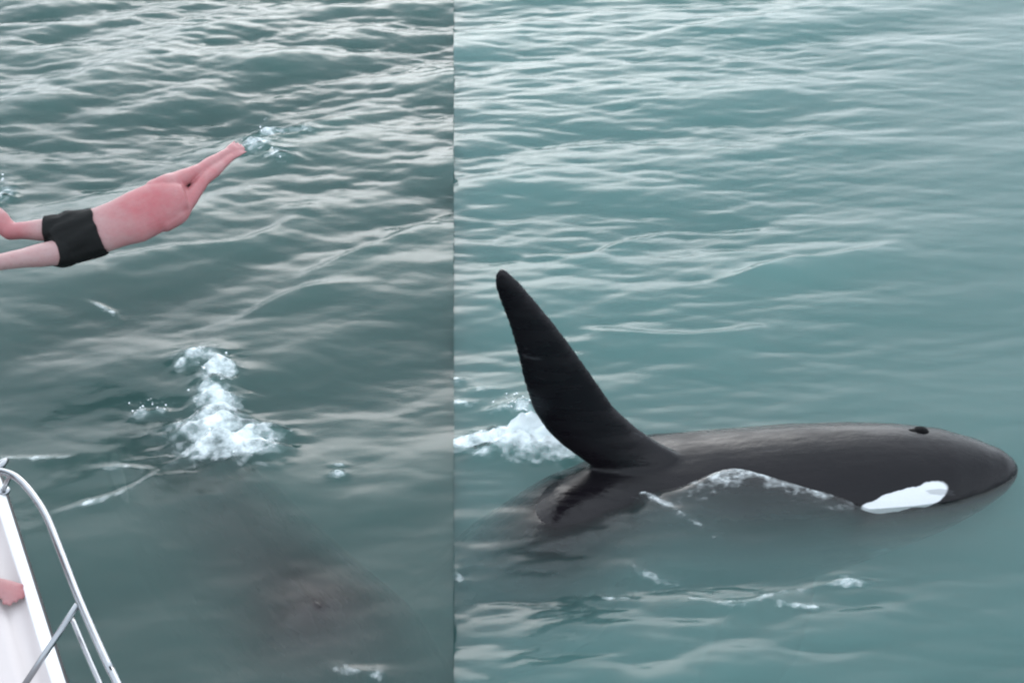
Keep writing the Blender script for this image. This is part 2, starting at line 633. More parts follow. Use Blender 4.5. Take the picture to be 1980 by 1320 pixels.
# ------------------------------------------------------------------ orcas
def orca_material():
    t = NT("wet_black_white_hide")
    tc = t.n("ShaderNodeTexCoord")
    sep = t.n("ShaderNodeSeparateXYZ")
    t.l(tc.outputs['Object'], sep.inputs[0])
    x, y, z = sep.outputs
    wob = t.math('MULTIPLY', t.math('SUBTRACT', t.noise(6.0, 3), 0.5), 0.055)

    def ell(cx, cz, a, b, ang, edge, taper=0.0):
        ca, sa = math.cos(ang), math.sin(ang)
        dx = t.math('SUBTRACT', x, cx); dz = t.math('SUBTRACT', t.math('ADD', z, wob), cz)
        u = t.math('ADD', t.math('MULTIPLY', dx, ca), t.math('MULTIPLY', dz, sa))
        v = t.math('SUBTRACT', t.math('MULTIPLY', dz, ca), t.math('MULTIPLY', dx, sa))
        v = t.math('DIVIDE', v, t.math('ADD', 0.92, t.math('MULTIPLY', u, taper / a)))
        u = t.math('POWER', t.math('ABSOLUTE', t.math('DIVIDE', u, a)), 2.4)
        v = t.math('POWER', t.math('ABSOLUTE', t.math('DIVIDE', v, b)), 2.0)
        return t.ramp(t.math('ADD', u, v), 1.0 + edge, 1.0 - edge)
    patch = ell(EYE[0], EYE[1], EYE[2], EYE[3], EYE[4], 0.10, 0.30)
    side = t.math('GREATER_THAN', t.math('ABSOLUTE', y), 0.12)
    patch = t.math('MULTIPLY', patch, side)
    # white chin and belly
    zz = t.math('ADD', z, t.math('MULTIPLY', wob, 3.0))
    at = t.n("ShaderNodeAttribute", attribute_name="belly")
    belly = t.ramp(t.math('ADD', at.outputs['Fac'], t.math('MULTIPLY', wob, 3.0)), 0.46, 0.54)
    chin = t.math('MULTIPLY', t.ramp(zz, -0.27, -0.32), t.ramp(x, -1.1, -0.9))
    white = t.math('MAXIMUM', patch, t.math('MAXIMUM', belly, chin))
    # grey saddle behind the fin
    sad = ell(-3.75, 0.46, 0.55, 0.22, 0.25, 0.45)
    skin = t.mix(t.noise(3.0, 4), (0.0015, 0.0016, 0.0026), (0.0065, 0.0050, 0.0066))
    col = t.mix(t.math('MULTIPLY', sad, 0.8), skin, (0.022, 0.024, 0.027))
    col = t.mix(white, col, (0.56, 0.57, 0.58))
    streak = t.noise(5.0, 5, 0.65, stretch=(0.35, 1.6, 1.6))
    scr = t.ramp(t.noise(26.0, 2, 0.4, stretch=(0.10, 1.0, 0.6)), 0.70, 0.74)
    col = t.mix(t.math('MULTIPLY', scr, 0.35), col, (0.04, 0.04, 0.044))
    nrm = t.bump(t.math('ADD', t.noise(9.0, 4, 0.6), streak), 0.35, 0.014)
    rg = t.math('ADD', 0.10, t.math('MULTIPLY', t.ramp(streak, 0.3, 0.7), 0.38))
    t.principled(col, rg, 0.0, nrm, 0.20)
    return t.m


PITCH = math.radians(11.0)
NOSE = Vector((W(1972, 905, 0.02).x, ORCA_Y - 0.02, -0.03))
ANG_Z = 0.0
R_ORCA = Matrix.Translation(NOSE) @ Matrix.Rotation(ANG_Z, 4, 'Z')
HEAD_ROT = Matrix.Rotation(-PITCH, 4, 'Y')
R_INV = R_ORCA.inverted()
EYE = [-0.85, 0.070, 0.29, 0.064, 0.12]

# stations: distance from the nose, half width, top, bottom (about the axis), axis height
ST_ = [(0.00, 0.04, 0.04, -0.04), (0.03, 0.095, 0.085, -0.08), (0.10, 0.165, 0.150, -0.135), (0.26, 0.265, 0.240, -0.20),
       (0.50, 0.37, 0.350, -0.28), (0.78, 0.44, 0.430, -0.37), (1.10, 0.50, 0.490, -0.46), (1.50, 0.56, 0.535, -0.54),
       (2.00, 0.60, 0.575, -0.60), (2.60, 0.64, 0.575, -0.62), (3.20, 0.66, 0.565, -0.58), (3.70, 0.60, 0.50, -0.49),
       (4.40, 0.40, 0.38, -0.38), (5.00, 0.26, 0.27, -0.27), (5.50, 0.14, 0.20, -0.20), (5.90, 0.075, 0.15, -0.15), (6.15, 0.05, 0.08, -0.08)]


def axis_z(t):
    """height of the body axis below the snout (local, z up)"""
    if t < 1.9:
        return -0.205 * t
    if t < 2.9:
        return -0.205 * 1.9 - 0.205 * (t - 1.9) * (1 - (t - 1.9) / 2.0)
    return -0.4920 - 0.01 * (t - 2.9) - 0.50 * max(0, t - 3.08) ** 1.5


BEND = 0.70            # how far the tail is flexed to one side


def axis_y(t):
    q = max(0.0, t - 2.4)
    return -BEND * q * q / (q * q + 0.4)


def orca_mesh(name, fin_outline):
    bm = bmesh.new()
    S = []
    xs = [s[0] for s in ST_]
    for k in range(140):
        t = 6.15 * (k / 139.0) ** 1.35
        w = np.interp(t, xs, [s[1] for s in ST_]); tp = np.interp(t, xs, [s[2] for s in ST_]); bt = np.interp(t, xs, [s[3] for s in ST_])
        S.append((t, w, tp, bt))
    rings = []
    n = 48
    for t, w, tp, bt in S:
        az = axis_z(t)
        r = []
        for i in range(n):
            a = 2 * math.pi * i / n
            ca, sa = math.cos(a), math.sin(a)
            r.append(bm.verts.new((-t, axis_y(t) + w * ca, az + (tp if sa > 0 else -bt) * sa)))
        rings.append(r)
    for r0, r1 in zip(rings, rings[1:]):
        for i in range(n):
            bm.faces.new((r0[i], r0[(i + 1) % n], r1[(i + 1) % n], r1[i]))
    bm.faces.new(rings[0]); bm.faces.new(list(reversed(rings[-1])))
    # dorsal fin: list of (rear x, front x, z) from base up, local coordinates
    secs = []
    for i, (xr, xf, z, th) in enumerate(fin_outline):
        cx, hx = (xr + xf) / 2, (xf - xr) / 2
        secs.append((Vector((cx, 0, z)), Vector((hx, 0, 0)), Vector((0, th, 0))))
    loft(bm, secs, 28)
    # flippers
    for s in (-1, 1):
        sec = []
        for d, ch, th in ((0.0, 0.20, 0.09), (0.25, 0.30, 0.07), (0.6, 0.34, 0.05), (0.95, 0.24, 0.035), (1.10, 0.08, 0.02)):
            sec.append((Vector((-1.55 - 0.45 * d, s * (0.38 + 0.72 * d), -0.62 - 0.62 * d)), Vector((ch, 0, 0.05)), Vector((0, s * -0.6 * th, th))))
        loft(bm, sec, 16)
    # flukes
    az = axis_z(6.0)
    for s in (-1, 1):
        sec = []
        for d, ch, off, th in ((-0.05, 0.22, 0.0, 0.07), (0.25, 0.28, 0.08, 0.05), (0.6, 0.20, 0.22, 0.035), (0.85, 0.09, 0.34, 0.02)):
            sec.append((Vector((-6.05 - off, axis_y(6.05) + s * d, az)), Vector((ch, 0, 0)), Vector((0, 0, th))))
        loft(bm, sec, 16)
    return bm


def fin_from_pixels():
    rear = [(1180, 915), (1132, 885), (1083, 852), (1055, 825), (1029, 785), (1012, 730), (998, 670), (983, 620), (967, 580), (956, 546), (956, 530), (963, 518)]
    front = [(1370, 915), (1330, 885), (1270, 852), (1232, 825), (1188, 785), (1150, 730), (1108, 670), (1070, 620), (1037, 580), (1008, 546), (991, 530), (978, 518)]
    out = []
    th = [0.15, 0.125, 0.09, 0.072, 0.062, 0.055, 0.048, 0.042, 0.036, 0.030, 0.025, 0.018]
    for (a, b, h) in zip(rear, front, th):
        A = R_INV @ WY(a[0], a[1], ORCA_Y); B = R_INV @ WY(b[0], b[1], ORCA_Y)
        out.append((A.x, B.x, (A.z + B.z) / 2, h))
    return out


MAT_ORCA = orca_material()
MAT_HOLE = NT("wet_black_hole"); MAT_HOLE.principled((0.0015, 0.0015, 0.002), 0.6, 0, None, 0.05); MAT_HOLE = MAT_HOLE.m


def make_orca(name, label, fin):
    root = thing(name, label, 'orca', group=None)
    body = fuse("body", orca_mesh("body", fin), 0.016, 6, MAT_ORCA, root)
    me = body.data
    at = me.attributes.new("belly", 'FLOAT', 'POINT')
    vals = []
    for v in me.vertices:
        t = max(0.0, -v.co.x)
        lowz = float(np.interp(t, [q[0] for q in ST_], [q[3] for q in ST_]))
        rel = (v.co.z - axis_z(t)) / lowz                      # 0 at the axis, 1 at the keel
        off = abs(v.co.y - axis_y(t)) > 0.95 * float(np.interp(t, [q[0] for q in ST_], [q[1] for q in ST_])) + 0.03
        vals.append(0.0 if (off or t > 5.0 or t < 0.9) else max(0.0, min(1.0, (rel - 0.55) * 2.0)))
    at.data.foreach_set("value", vals)
    # blowhole: raised rim round a dark slit on top of the head
    t0 = 0.66
    zc = axis_z(t0) + np.interp(t0, [s[0] for s in ST_], [s[2] for s in ST_])
    bm = bmesh.new()
    wd, tp = (float(np.interp(t0, [s[0] for s in ST_], [s[k] for s in ST_])) for k in (1, 2))
    a_ = math.radians(16)
    ball(bm, (-t0, wd * math.sin(a_), axis_z(t0) + tp * math.cos(a_) - 0.014), (0.056, 0.052, 0.036), 20, 12)
    ball(bm, (-t0 - 0.05, wd * math.sin(a_) - 0.01, axis_z(t0) + tp * math.cos(a_) - 0.008), (0.06, 0.035, 0.020), 20, 12)
    bmesh.ops.transform(bm, matrix=Matrix.Identity(4), verts=bm.verts[:])
    mesh_obj("blowhole", bm, MAT_HOLE, root)
    return root


FIN = fin_from_pixels()
orca = make_orca("orca", "black and white orca surfacing with its tall dorsal fin in turquoise water", FIN)
orca.matrix_world = R_ORCA

small_fin = [(-3.20, -2.35, -0.05, 0.10), (-3.16, -2.45, -0.01, 0.07), (-3.15, -2.60, 0.025, 0.055), (-3.17, -2.75, 0.055, 0.04), (-3.20, -2.90, 0.075, 0.03)]
BEND = 0.0
orca2 = make_orca("orca", "dark orca submerged below the foam patch beside the boat", small_fin)
h0 = W(215, 690)
h1 = W(580, 1130)
ang = math.atan2(h0.y - h1.y, h0.x - h1.x)
orca2.matrix_world = Matrix.Translation((h0.x, h0.y, -0.65)) @ Matrix.Rotation(ang, 4, 'Z') @ Matrix.Rotation(math.radians(11), 4, 'Y')


# ------------------------------------------------------------------ people
def skin_material(name, pale, red, shade):
    t = NT(name)
    at = t.n("ShaderNodeAttribute", attribute_name="sunburn_shade")
    nz = t.noise(9.0, 4, 0.6)
    nz2 = t.noise(45.0, 3, 0.6)
    f = t.math('ADD', at.outputs['Fac'], t.math('MULTIPLY', t.math('SUBTRACT', nz, 0.5), 0.85), True)
    col = t.mix(f, pale, red)
    col = t.mix(t.math('MULTIPLY', t.ramp(nz2, 0.50, 0.8), 0.35), col, shade)
    p = t.principled(col, 0.48, 0.0, t.bump(nz2, 0.25, 0.004), 0.35)
    p.inputs['Subsurface Weight'].default_value = 0.12
    p.inputs['Subsurface Radius'].default_value = (0.03, 0.012, 0.006)
    p.inputs['Subsurface Scale'].default_value = 0.4
    return t.m


def cloth_material(name, col, rough=0.75):
    t = NT(name)
    nz = t.noise(60.0, 3, 0.6)
    c = t.mix(nz, tuple(x * 0.8 for x in col), tuple(x * 1.25 for x in col))
    t.principled(c, rough, 0, t.bump(t.noise(12.0, 3), 0.4, 0.02), 0.2)
    return t.m


MAT_SKIN = skin_material("sunburnt_skin", (0.31, 0.20, 0.195), (0.30, 0.075, 0.085), (0.20, 0.085, 0.09))
MAT_TRUNKS = cloth_material("black_swim_cloth", (0.0025, 0.003, 0.003))
MAT_HAIR = cloth_material("short_brown_hair", (0.17, 0.095, 0.095), 0.6)
MAT_EYE = NT("eye_white"); MAT_EYE.principled((0.6, 0.58, 0.55), 0.2); MAT_EYE = MAT_EYE.m


def frame(a, b):
    """orthonormal (along, normal, side) from an axis and a rough normal"""
    a = Vector(a).normalized()
    b = Vector(b)
    b = (b - a * b.dot(a)).normalized()
    return a, b, a.cross(b).normalized()


def add_hand(bm, wrist, along, back, thumb_side, sc=1.0, curl=0.25):
    """palm, four unequal bent fingers and a thumb; back = direction of the back of the hand"""
    a, b, s = frame(along, back)
    if s.dot(Vector(thumb_side)) < 0:
        s = -s
    w = Vector(wrist)
    loft(bm, [(w - a * 0.01 * sc, s * 0.026 * sc, b * 0.020 * sc), (w + a * 0.03 * sc, s * 0.034 * sc, b * 0.018 * sc),
              (w + a * 0.065 * sc, s * 0.042 * sc, b * 0.016 * sc), (w + a * 0.095 * sc, s * 0.042 * sc, b * 0.013 * sc),
              (w + a * 0.104 * sc, s * 0.036 * sc, b * 0.009 * sc)], 16)
    for i, L in enumerate((0.074, 0.082, 0.076, 0.060)):
        off = (0.031 - 0.021 * i) * sc
        p0 = w + a * 0.085 * sc + s * off
        d0 = (a + s * (0.10 - 0.07 * i) - b * curl * 0.6).normalized()
        d1 = (a + s * (0.10 - 0.07 * i) - b * curl * 1.6).normalized()
        p1 = p0 + d0 * (L * 0.45 + 0.015) * sc
        p2 = p1 + d1 * L * 0.32 * sc
        p3 = p2 + (d1 - b * curl).normalized() * L * 0.25 * sc
        limb(bm, [(p0, 0.0095 * sc, 0.0095 * sc), (p1, 0.0088 * sc, 0.0088 * sc), (p2, 0.008 * sc, 0.008 * sc), (p3, 0.0068 * sc, 0.0068 * sc)], 10, b)
    q0 = w + a * 0.022 * sc + s * 0.026 * sc
    q1 = q0 + (a * 0.7 + s * 0.75 - b * 0.15).normalized() * 0.046 * sc
    q2 = q1 + (a * 0.95 + s * 0.32 - b * 0.2).normalized() * 0.034 * sc
    limb(bm, [(q0, 0.013 * sc, 0.013 * sc), (q1, 0.0105 * sc, 0.0105 * sc), (q2, 0.0085 * sc, 0.0085 * sc)], 10, b)


def add_foot(bm, ankle, fwd, up, inner, sc=1.0):
    a, b, s = frame(fwd, up)
    if s.dot(Vector(inner)) < 0:
        s = -s
    k = Vector(ankle)
    sole = k - b * 0.075 * sc
    loft(bm, [(sole - a * 0.062 * sc + b * 0.030 * sc, s * 0.018 * sc, b * 0.022 * sc), (sole - a * 0.045 * sc + b * 0.036 * sc, s * 0.032 * sc, b * 0.036 * sc),
              (sole + b * 0.045 * sc, s * 0.034 * sc, b * 0.045 * sc), (sole + a * 0.06 * sc + b * 0.038 * sc, s * 0.038 * sc, b * 0.036 * sc),
              (sole + a * 0.11 * sc + b * 0.026 * sc + s * 0.004, s * 0.047 * sc, b * 0.025 * sc), (sole + a * 0.15 * sc + b * 0.019 * sc + s * 0.004, s * 0.050 * sc, b * 0.018 * sc),
              (sole + a * 0.165 * sc + b * 0.016 * sc + s * 0.004, s * 0.046 * sc, b * 0.014 * sc)], 18)
    for i, (L, r) in enumerate(((0.052, 0.0155), (0.048, 0.0108), (0.042, 0.0102), (0.035, 0.0098), (0.027, 0.0098))):
        off = (0.038 - 0.0215 * i - (0.0 if i == 0 else 0.004)) * sc
        p0 = sole + a * (0.158 - 0.006 * i) * sc + s * off + b * 0.016 * sc
        p1 = p0 + (a * L * 0.6 + b * 0.003) * sc
        p2 = p0 + (a * L - b * 0.004) * sc
        limb(bm, [(p0, r * sc, r * sc), (p1, r * 0.95 * sc, r * 0.92 * sc), (p2, r * 0.9 * sc, r * 0.8 * sc)], 10, b)


def add_head(bm, c, face, up, sc=1.0):
    f, u, s = frame(face, up)
    c = Vector(c)
    k = sc
    ball(bm, c + u * 0.03 * k - f * 0.012 * k, Matrix((s * 0.076 * k, f * 0.096 * k, u * 0.092 * k)).transposed(), 24, 16)
    ball(bm, c - u * 0.045 * k + f * 0.022 * k, Matrix((s * 0.058 * k, f * 0.066 * k, u * 0.070 * k)).transposed(), 20, 12)
    ball(bm, c - u * 0.098 * k + f * 0.062 * k, Matrix((s * 0.026 * k, f * 0.022 * k, u * 0.020 * k)).transposed(), 14, 10)
    limb(bm, [(c + u * 0.018 * k + f * 0.086 * k, 0.008 * k, 0.008 * k), (c - u * 0.022 * k + f * 0.108 * k, 0.014 * k, 0.012 * k)], 10, u)
    limb(bm, [(c + u * 0.026 * k + f * 0.080 * k - s * 0.045 * k, 0.008 * k, 0.007 * k), (c + u * 0.028 * k + f * 0.088 * k, 0.009 * k, 0.007 * k), (c + u * 0.026 * k + f * 0.080 * k + s * 0.045 * k, 0.008 * k, 0.007 * k)], 10, u)
    for z, r in ((-0.052, 0.006), (-0.064, 0.007)):
        limb(bm, [(c + u * z * k + f * 0.078 * k - s * 0.022 * k, r * k, r * k), (c + u * z * k + f * 0.088 * k, r * k, r * k), (c + u * z * k + f * 0.078 * k + s * 0.022 * k, r * k, r * k)], 8, u)
    for q in (-1, 1):
        ball(bm, c + s * q * 0.078 * k - f * 0.008 * k - u * 0.004 * k, Matrix((s * 0.010 * k, f * 0.018 * k, u * 0.030 * k)).transposed(), 12, 8)
    return f, u, s


def eyes(root, c, f, u, s, sc=1.0):
    for q in (-1, 1):
        bm = bmesh.new()
        ball(bm, Vector(c) + f * 0.076 * sc + u * 0.006 * sc + s * q * 0.032 * sc, 0.0125 * sc, 12, 8)
        mesh_obj("eye", bm, MAT_EYE, root)


def hair(root, c, f, u, s, sc=1.0, mat=None):
    bm = bmesh.new()
    cc = Vector(c) + u * 0.034 * sc - f * 0.016 * sc
    ball(bm, cc, Matrix((s * 0.082 * sc, f * 0.102 * sc, u * 0.098 * sc)).transposed(), 32, 20)
    dele = [v for v in bm.verts if (v.co - cc).dot(f) > 0.045 * sc and (v.co - cc).dot(u) < 0.055 * sc or (v.co - cc).dot(u) < -0.052 * sc]
    bmesh.ops.delete(bm, geom=dele, context='VERTS')
    for v in bm.verts:
        v.co += (v.co - cc) * (0.05 * mnoise.noise(v.co * 60))
    r = bmesh.ops.solidify(bm, geom=bm.faces[:], thickness=0.006)
    mesh_obj("hair", bm, mat or MAT_HAIR, root)


def redden(o, fn):
    me = o.data
    at = me.attributes.new("sunburn_shade", 'FLOAT', 'POINT')
    co = np.empty(len(me.vertices) * 3, np.float32)
    me.vertices.foreach_get("co", co)
    at.data.foreach_set("value", fn(co.reshape(-1, 3).astype(float)).astype(np.float32))


# ---- the diver, stretched out in mid leap over the grey water
pelvis = W(146, 456, 0.95)
waist = W(197, 444, 0.99)
chest = W(262, 420, 1.05)
upchest = W(312, 396, 1.09)
neck = W(338, 378, 1.11)
headc = W(366, 354, 1.05)
tocam = (cam.location - chest).normalized()
ax = (upchest - pelvis).normalized()
aN, bN, sN = frame(ax, tocam * 0.85 + Vector((0, 0, 0.42)))     # bN = direction the back faces
if sN.z > 0:
    sN = -sN                                                    # sN points to the near / lower edge
diver = thing("person", "diver in black swim trunks leaping head first with arms stretched over the grey water", "person", (pelvis.x, pelvis.y, 0.0))
bm = bmesh.new()
loft(bm, [(pelvis - aN * 0.13, sN * 0.10, bN * 0.08), (pelvis - aN * 0.08, sN * 0.165, bN * 0.115), (pelvis, sN * 0.180, bN * 0.125),
          (waist, sN * 0.168, bN * 0.115), (waist.lerp(chest, 0.5), sN * 0.172, bN * 0.118), (chest, sN * 0.190, bN * 0.125),
          (upchest, sN * 0.182, bN * 0.118), (upchest + aN * 0.07, sN * 0.160, bN * 0.105), (upchest + aN * 0.13, sN * 0.125, bN * 0.085), (upchest + aN * 0.18, sN * 0.09, bN * 0.065), (headc, sN * 0.055, bN * 0.055)], 28)
shN, shF = upchest + sN * 0.125 + aN * 0.05, upchest - sN * 0.120 + aN * 0.06
elN, elF = W(395, 347, 1.12), W(389, 327, 1.16)
wrN, wrF = W(447, 304, 1.13), W(438, 294, 1.16)
for sh, el, wr, q in ((shN, elN, wrN, 1), (shF, elF, wrF, -1)):
    limb(bm, [(sh - aN * 0.07, 0.078, 0.074), (sh.lerp(el, 0.12), 0.082, 0.076), (sh.lerp(el, 0.40), 0.066, 0.062), (sh.lerp(el, 0.8), 0.052, 0.050), (el, 0.047, 0.045),
              (el.lerp(wr, 0.3), 0.049, 0.045), (el.lerp(wr, 0.8), 0.034, 0.030), (wr, 0.029, 0.024)], 16, bN)
    add_hand(bm, wr, (wr - el), bN, -sN * q, 1.0, 0.18)
hf, hu, hsd = frame((aN * 0.15 - bN), aN)
f_, u_, s_ = add_head(bm, headc, -bN + aN * 0.25, aN, 1.05)
# near leg
hipN, knN, anN = pelvis + sN * 0.085 - aN * 0.08, W(4, 506, 1.0), W(-112, 528, 1.08)
limb(bm, [(hipN, 0.098, 0.098), (hipN.lerp(knN, 0.35), 0.086, 0.086), (hipN.lerp(knN, 0.8), 0.064, 0.066), (knN, 0.058, 0.060),
          (knN.lerp(anN, 0.3), 0.058, 0.062), (knN.lerp(anN, 0.75), 0.042, 0.043), (anN, 0.034, 0.036)], 18, bN)
add_foot(bm, anN, (anN - knN).normalized() + -bN * 0.35, bN * 0.0 - (anN - knN).normalized() * 0.3 - bN, -sN, 1.0)
# far leg, bent at the knee
hipF, knF = pelvis - sN * 0.080 - aN * 0.08, W(20, 446, 1.00)
anF = W(-52, 372, 1.22)
limb(bm, [(hipF, 0.095, 0.095), (hipF.lerp(knF, 0.35), 0.080, 0.080), (hipF.lerp(knF, 0.8), 0.062, 0.064), (knF, 0.068, 0.072),
          (knF.lerp(anF, 0.3), 0.070, 0.072), (knF.lerp(anF, 0.75), 0.042, 0.043), (anF, 0.034, 0.036)], 18, bN)
add_foot(bm, anF, (anF - knF).normalized() - bN * 0.35, -(anF - knF).normalized() * 0.3 - bN, sN, 1.0)
body = fuse("body", bm, 0.0055, 22, MAT_SKIN, None)
pc, uc, kf = np.array(chest.lerp(upchest, 0.75) + bN * 0.1), np.array(upchest), np.array(knF)
redden(body, lambda c: np.clip(0.85 * np.exp(-(np.linalg.norm(c - pc, axis=1) / 0.33) ** 2) + 0.85 * np.exp(-(np.linalg.norm(c - kf, axis=1) / 0.16) ** 2)
                             + 0.55 * sstep((c - uc) @ np.array(aN), 0.1, 0.3) + 0.05, 0, 1))  # ramp beyond the shoulders paints the arms' shade as redder skin


def to_parent(o, root):
    o.parent = root
    o.matrix_parent_inverse = Matrix.Translation(root.location).inverted()


to_parent(body, diver)
eyes(None, headc, f_, u_, s_, 1.05)
hair(None, headc, f_, u_, s_, 1.06)
for o in list(COL.objects):
    if o.parent is None and o.name.split('.')[0] in ("eye", "hair"):
        to_parent(o, diver)
# swim trunks: one cloth over the hips with two short legs
bm = bmesh.new()
loft(bm, [(waist - aN * 0.015, sN * 0.181, bN * 0.130), (waist - aN * 0.06, sN * 0.184, bN * 0.134), (pelvis, sN * 0.197, bN * 0.142),
          (pelvis - aN * 0.10, sN * 0.190, bN * 0.135), (pelvis - aN * 0.14, sN * 0.165, bN * 0.12)], 32)
for hp, kn in ((hipN, knN), (hipF, knF)):
    d = (kn - hp).normalized()
    _, b2, s2 = frame(d, bN)
    loft(bm, [(hp + d * 0.0, s2 * 0.112, b2 * 0.118), (hp + d * 0.06, s2 * 0.112, b2 * 0.112), (hp + d * 0.115, s2 * 0.106, b2 * 0.104)], 24)
trunks = fuse("swim_trunks", bm, 0.007, 3, MAT_TRUNKS, None)
for v in trunks.data.vertices:
    v.co += v.normal * (0.012 * mnoise.noise(Vector((v.co.dot(aN) * 5, v.co.dot(sN) * 18, v.co.dot(bN) * 18))))
to_parent(trunks, diver)

# ------------------------------------------------------------------ boat
ZG = 1.70
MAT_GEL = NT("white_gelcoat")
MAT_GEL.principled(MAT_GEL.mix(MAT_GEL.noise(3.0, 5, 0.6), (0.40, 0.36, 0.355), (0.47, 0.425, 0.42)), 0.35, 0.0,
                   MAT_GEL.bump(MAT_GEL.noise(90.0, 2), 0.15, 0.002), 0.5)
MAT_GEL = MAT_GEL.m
MAT_RIM = NT("bright_white_gelcoat")
MAT_RIM.principled(MAT_RIM.mix(MAT_RIM.noise(6.0, 4, 0.6), (0.74, 0.74, 0.76), (0.80, 0.80, 0.82)), 0.25, 0.0, None, 0.5)
MAT_RIM = MAT_RIM.m
MAT_RUB = NT("black_rubber"); MAT_RUB.principled((0.012, 0.012, 0.014), 0.6); MAT_RUB = MAT_RUB.m
MAT_STEEL = NT("stainless_tube")
MAT_STEEL.principled(MAT_STEEL.mix(MAT_STEEL.noise(14.0, 3), (0.24, 0.25, 0.26), (0.34, 0.35, 0.37)), 0.25, 1.0)
MAT_STEEL = MAT_STEEL.m

G1, G2 = W(8, 945, ZG), W(128, 1320, ZG)
aft = (G2 - G1).normalized()
ca_ = math.radians(-17)
cdir = Vector((aft.x * math.cos(ca_) - aft.y * math.sin(ca_), aft.x * math.sin(ca_) + aft.y * math.cos(ca_), 0))   # aft along the centre line
cport = Vector((cdir.y, -cdir.x, 0))
if cport.x > 0:
    cport = -cport
C0 = G1 + cport * 0.42                     # centre line point level with G1


def half(t):
    """half beam at distance t aft of G1 along the centre line"""
    if t < 0:
        return 0.42 * math.sqrt(max(0.0, 1 - (t / 0.36) ** 2)) * 0.97
    h = 0.42 + t * math.tan(-ca_)
    return h if h < 1.25 else 1.25 + 0.25 * math.tanh((h - 1.25) / 0.25)


TS = [-0.36, -0.35, -0.32, -0.27, -0.2, -0.1, 0.0] + [0.25 * i for i in range(1, 30)]


def outline(inset, z, scale=1.0, rake=0.0):
    st, pt = [], []
    for t in TS:
        hb = max(0.0, half(t) * scale - inset)
        q = t + (inset if t < 0 else 0) + rake * max(0, 1 - (t + 0.36) / 4.0)
        b = C0 + cdir * q
        st.append(Vector((b.x, b.y, z)) - cport * hb)
        pt.append(Vector((b.x, b.y, z)) + cport * hb)
    return st, pt


boat = thing("motor_boat", "white bow of a motor boat with a steel rail at the lower left edge", "boat", (C0.x, C0.y, 0))


def skin_rows(bm, rows):
    V = [[bm.verts.new(p) for p in r] for r in rows]
    for a, b in zip(V, V[1:]):
        for i in range(len(a) - 1):
            try:
                bm.faces.new((a[i], a[i + 1], b[i + 1], b[i]))
            except ValueError:
                pass


def full(ring):
    st, pt = ring
    return list(reversed(pt)) + st


# deck: crowned sheet inside the toe rail, with a moulded step near the edge
bm = bmesh.new()
levels = [(0.055, ZG - 0.03), (0.075, ZG - 0.045), (0.15, ZG - 0.047), (0.165, ZG - 0.030), (0.20, ZG - 0.028)]
skin_rows(bm, [full(outline(i, z)) for i, z in levels])
st, pt = outline(0.20, ZG - 0.028)
L_ = [bm.verts.new(p) for p in st]; R_ = [bm.verts.new(p) for p in pt]
Mid = [bm.verts.new((p + q) / 2 + Vector((0, 0, 0.02 * min(1, (p - q).length)))) for p, q in zip(st, pt)]
for i in range(len(L_) - 1):
    bm.faces.new((L_[i], L_[i + 1], Mid[i + 1], Mid[i])); bm.faces.new((Mid[i], Mid[i + 1], R_[i + 1], R_[i]))
bmesh.ops.remove_doubles(bm, verts=bm.verts[:], dist=0.0004)
bmesh.ops.recalc_face_normals(bm, faces=bm.faces[:])
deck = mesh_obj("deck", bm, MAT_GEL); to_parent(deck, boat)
# toe rail: raised bright lip all round
bm = bmesh.new()
prof = [(0.058, -0.034), (0.052, 0.004), (0.040, 0.014), (0.018, 0.014), (0.004, 0.004), (0.0, -0.03)]
skin_rows(bm, [full(outline(i, ZG + dz)) for i, dz in prof])
bmesh.ops.recalc_face_normals(bm, faces=bm.faces[:])
lip = mesh_obj("toe_rail", bm, MAT_RIM); to_parent(lip, boat)
# rubbing strake
bm = bmesh.new()
skin_rows(bm, [full(outline(i, ZG + dz)) for i, dz in ((0.004, -0.028), (-0.012, -0.034), (-0.014, -0.07), (0.004, -0.078))])
bmesh.ops.recalc_face_normals(bm, faces=bm.faces[:])
rub = mesh_obj("rubbing_strake", bm, MAT_RUB); to_parent(rub, boat)
# hull sides
bm = bmesh.new()
rows = []
for k, (sc_, z, rk) in enumerate(((1.0, ZG - 0.07, 0.0), (0.97, ZG - 0.3, 0.05), (0.90, ZG - 0.8, 0.2), (0.80, 0.3, 0.5), (0.66, -0.1, 0.75), (0.35, -0.45, 1.1), (0.02, -0.6, 1.4))):
    rows.append(full(outline(0.004, z, sc_, rk)))
skin_rows(bm, rows)
bmesh.ops.recalc_face_normals(bm, faces=bm.faces[:])
hull = mesh_obj("hull", bm, MAT_RIM); to_parent(hull, boat)
# bow rail
ZR = 2.05
vis = [W(x, y, ZR) for x, y in ((232, 1330), (215, 1297), (180, 1220), (150, 1150), (120, 1072), (92, 1002), (68, 962), (44, 933), (22, 917))]
front = C0 - cdir * 0.10
front = Vector((W(-40, 905, ZR).x, W(-40, 905, ZR).y, ZR))


def mirror(p):
    d = Vector((p.x - C0.x, p.y - C0.y, 0))
    k = d.dot(cport)
    q = Vector((p.x, p.y, p.z)) - cport * 2 * k
    return q


dr = (vis[0] - vis[2]).normalized()
ext = [vis[0] + dr * k for k in (3.6, 2.4, 1.2)]
star = ext + vis
port = [mirror(p) for p in reversed(star)][5:]
star += [W(-8, 910, ZR), W(-45, 915, ZR)]
path = smooth_path(star + port, 5)
bm = bmesh.new(); tube(bm, path, 0.0165, 14)
rail = mesh_obj("bow_rail", bm, MAT_STEEL); to_parent(rail, boat)
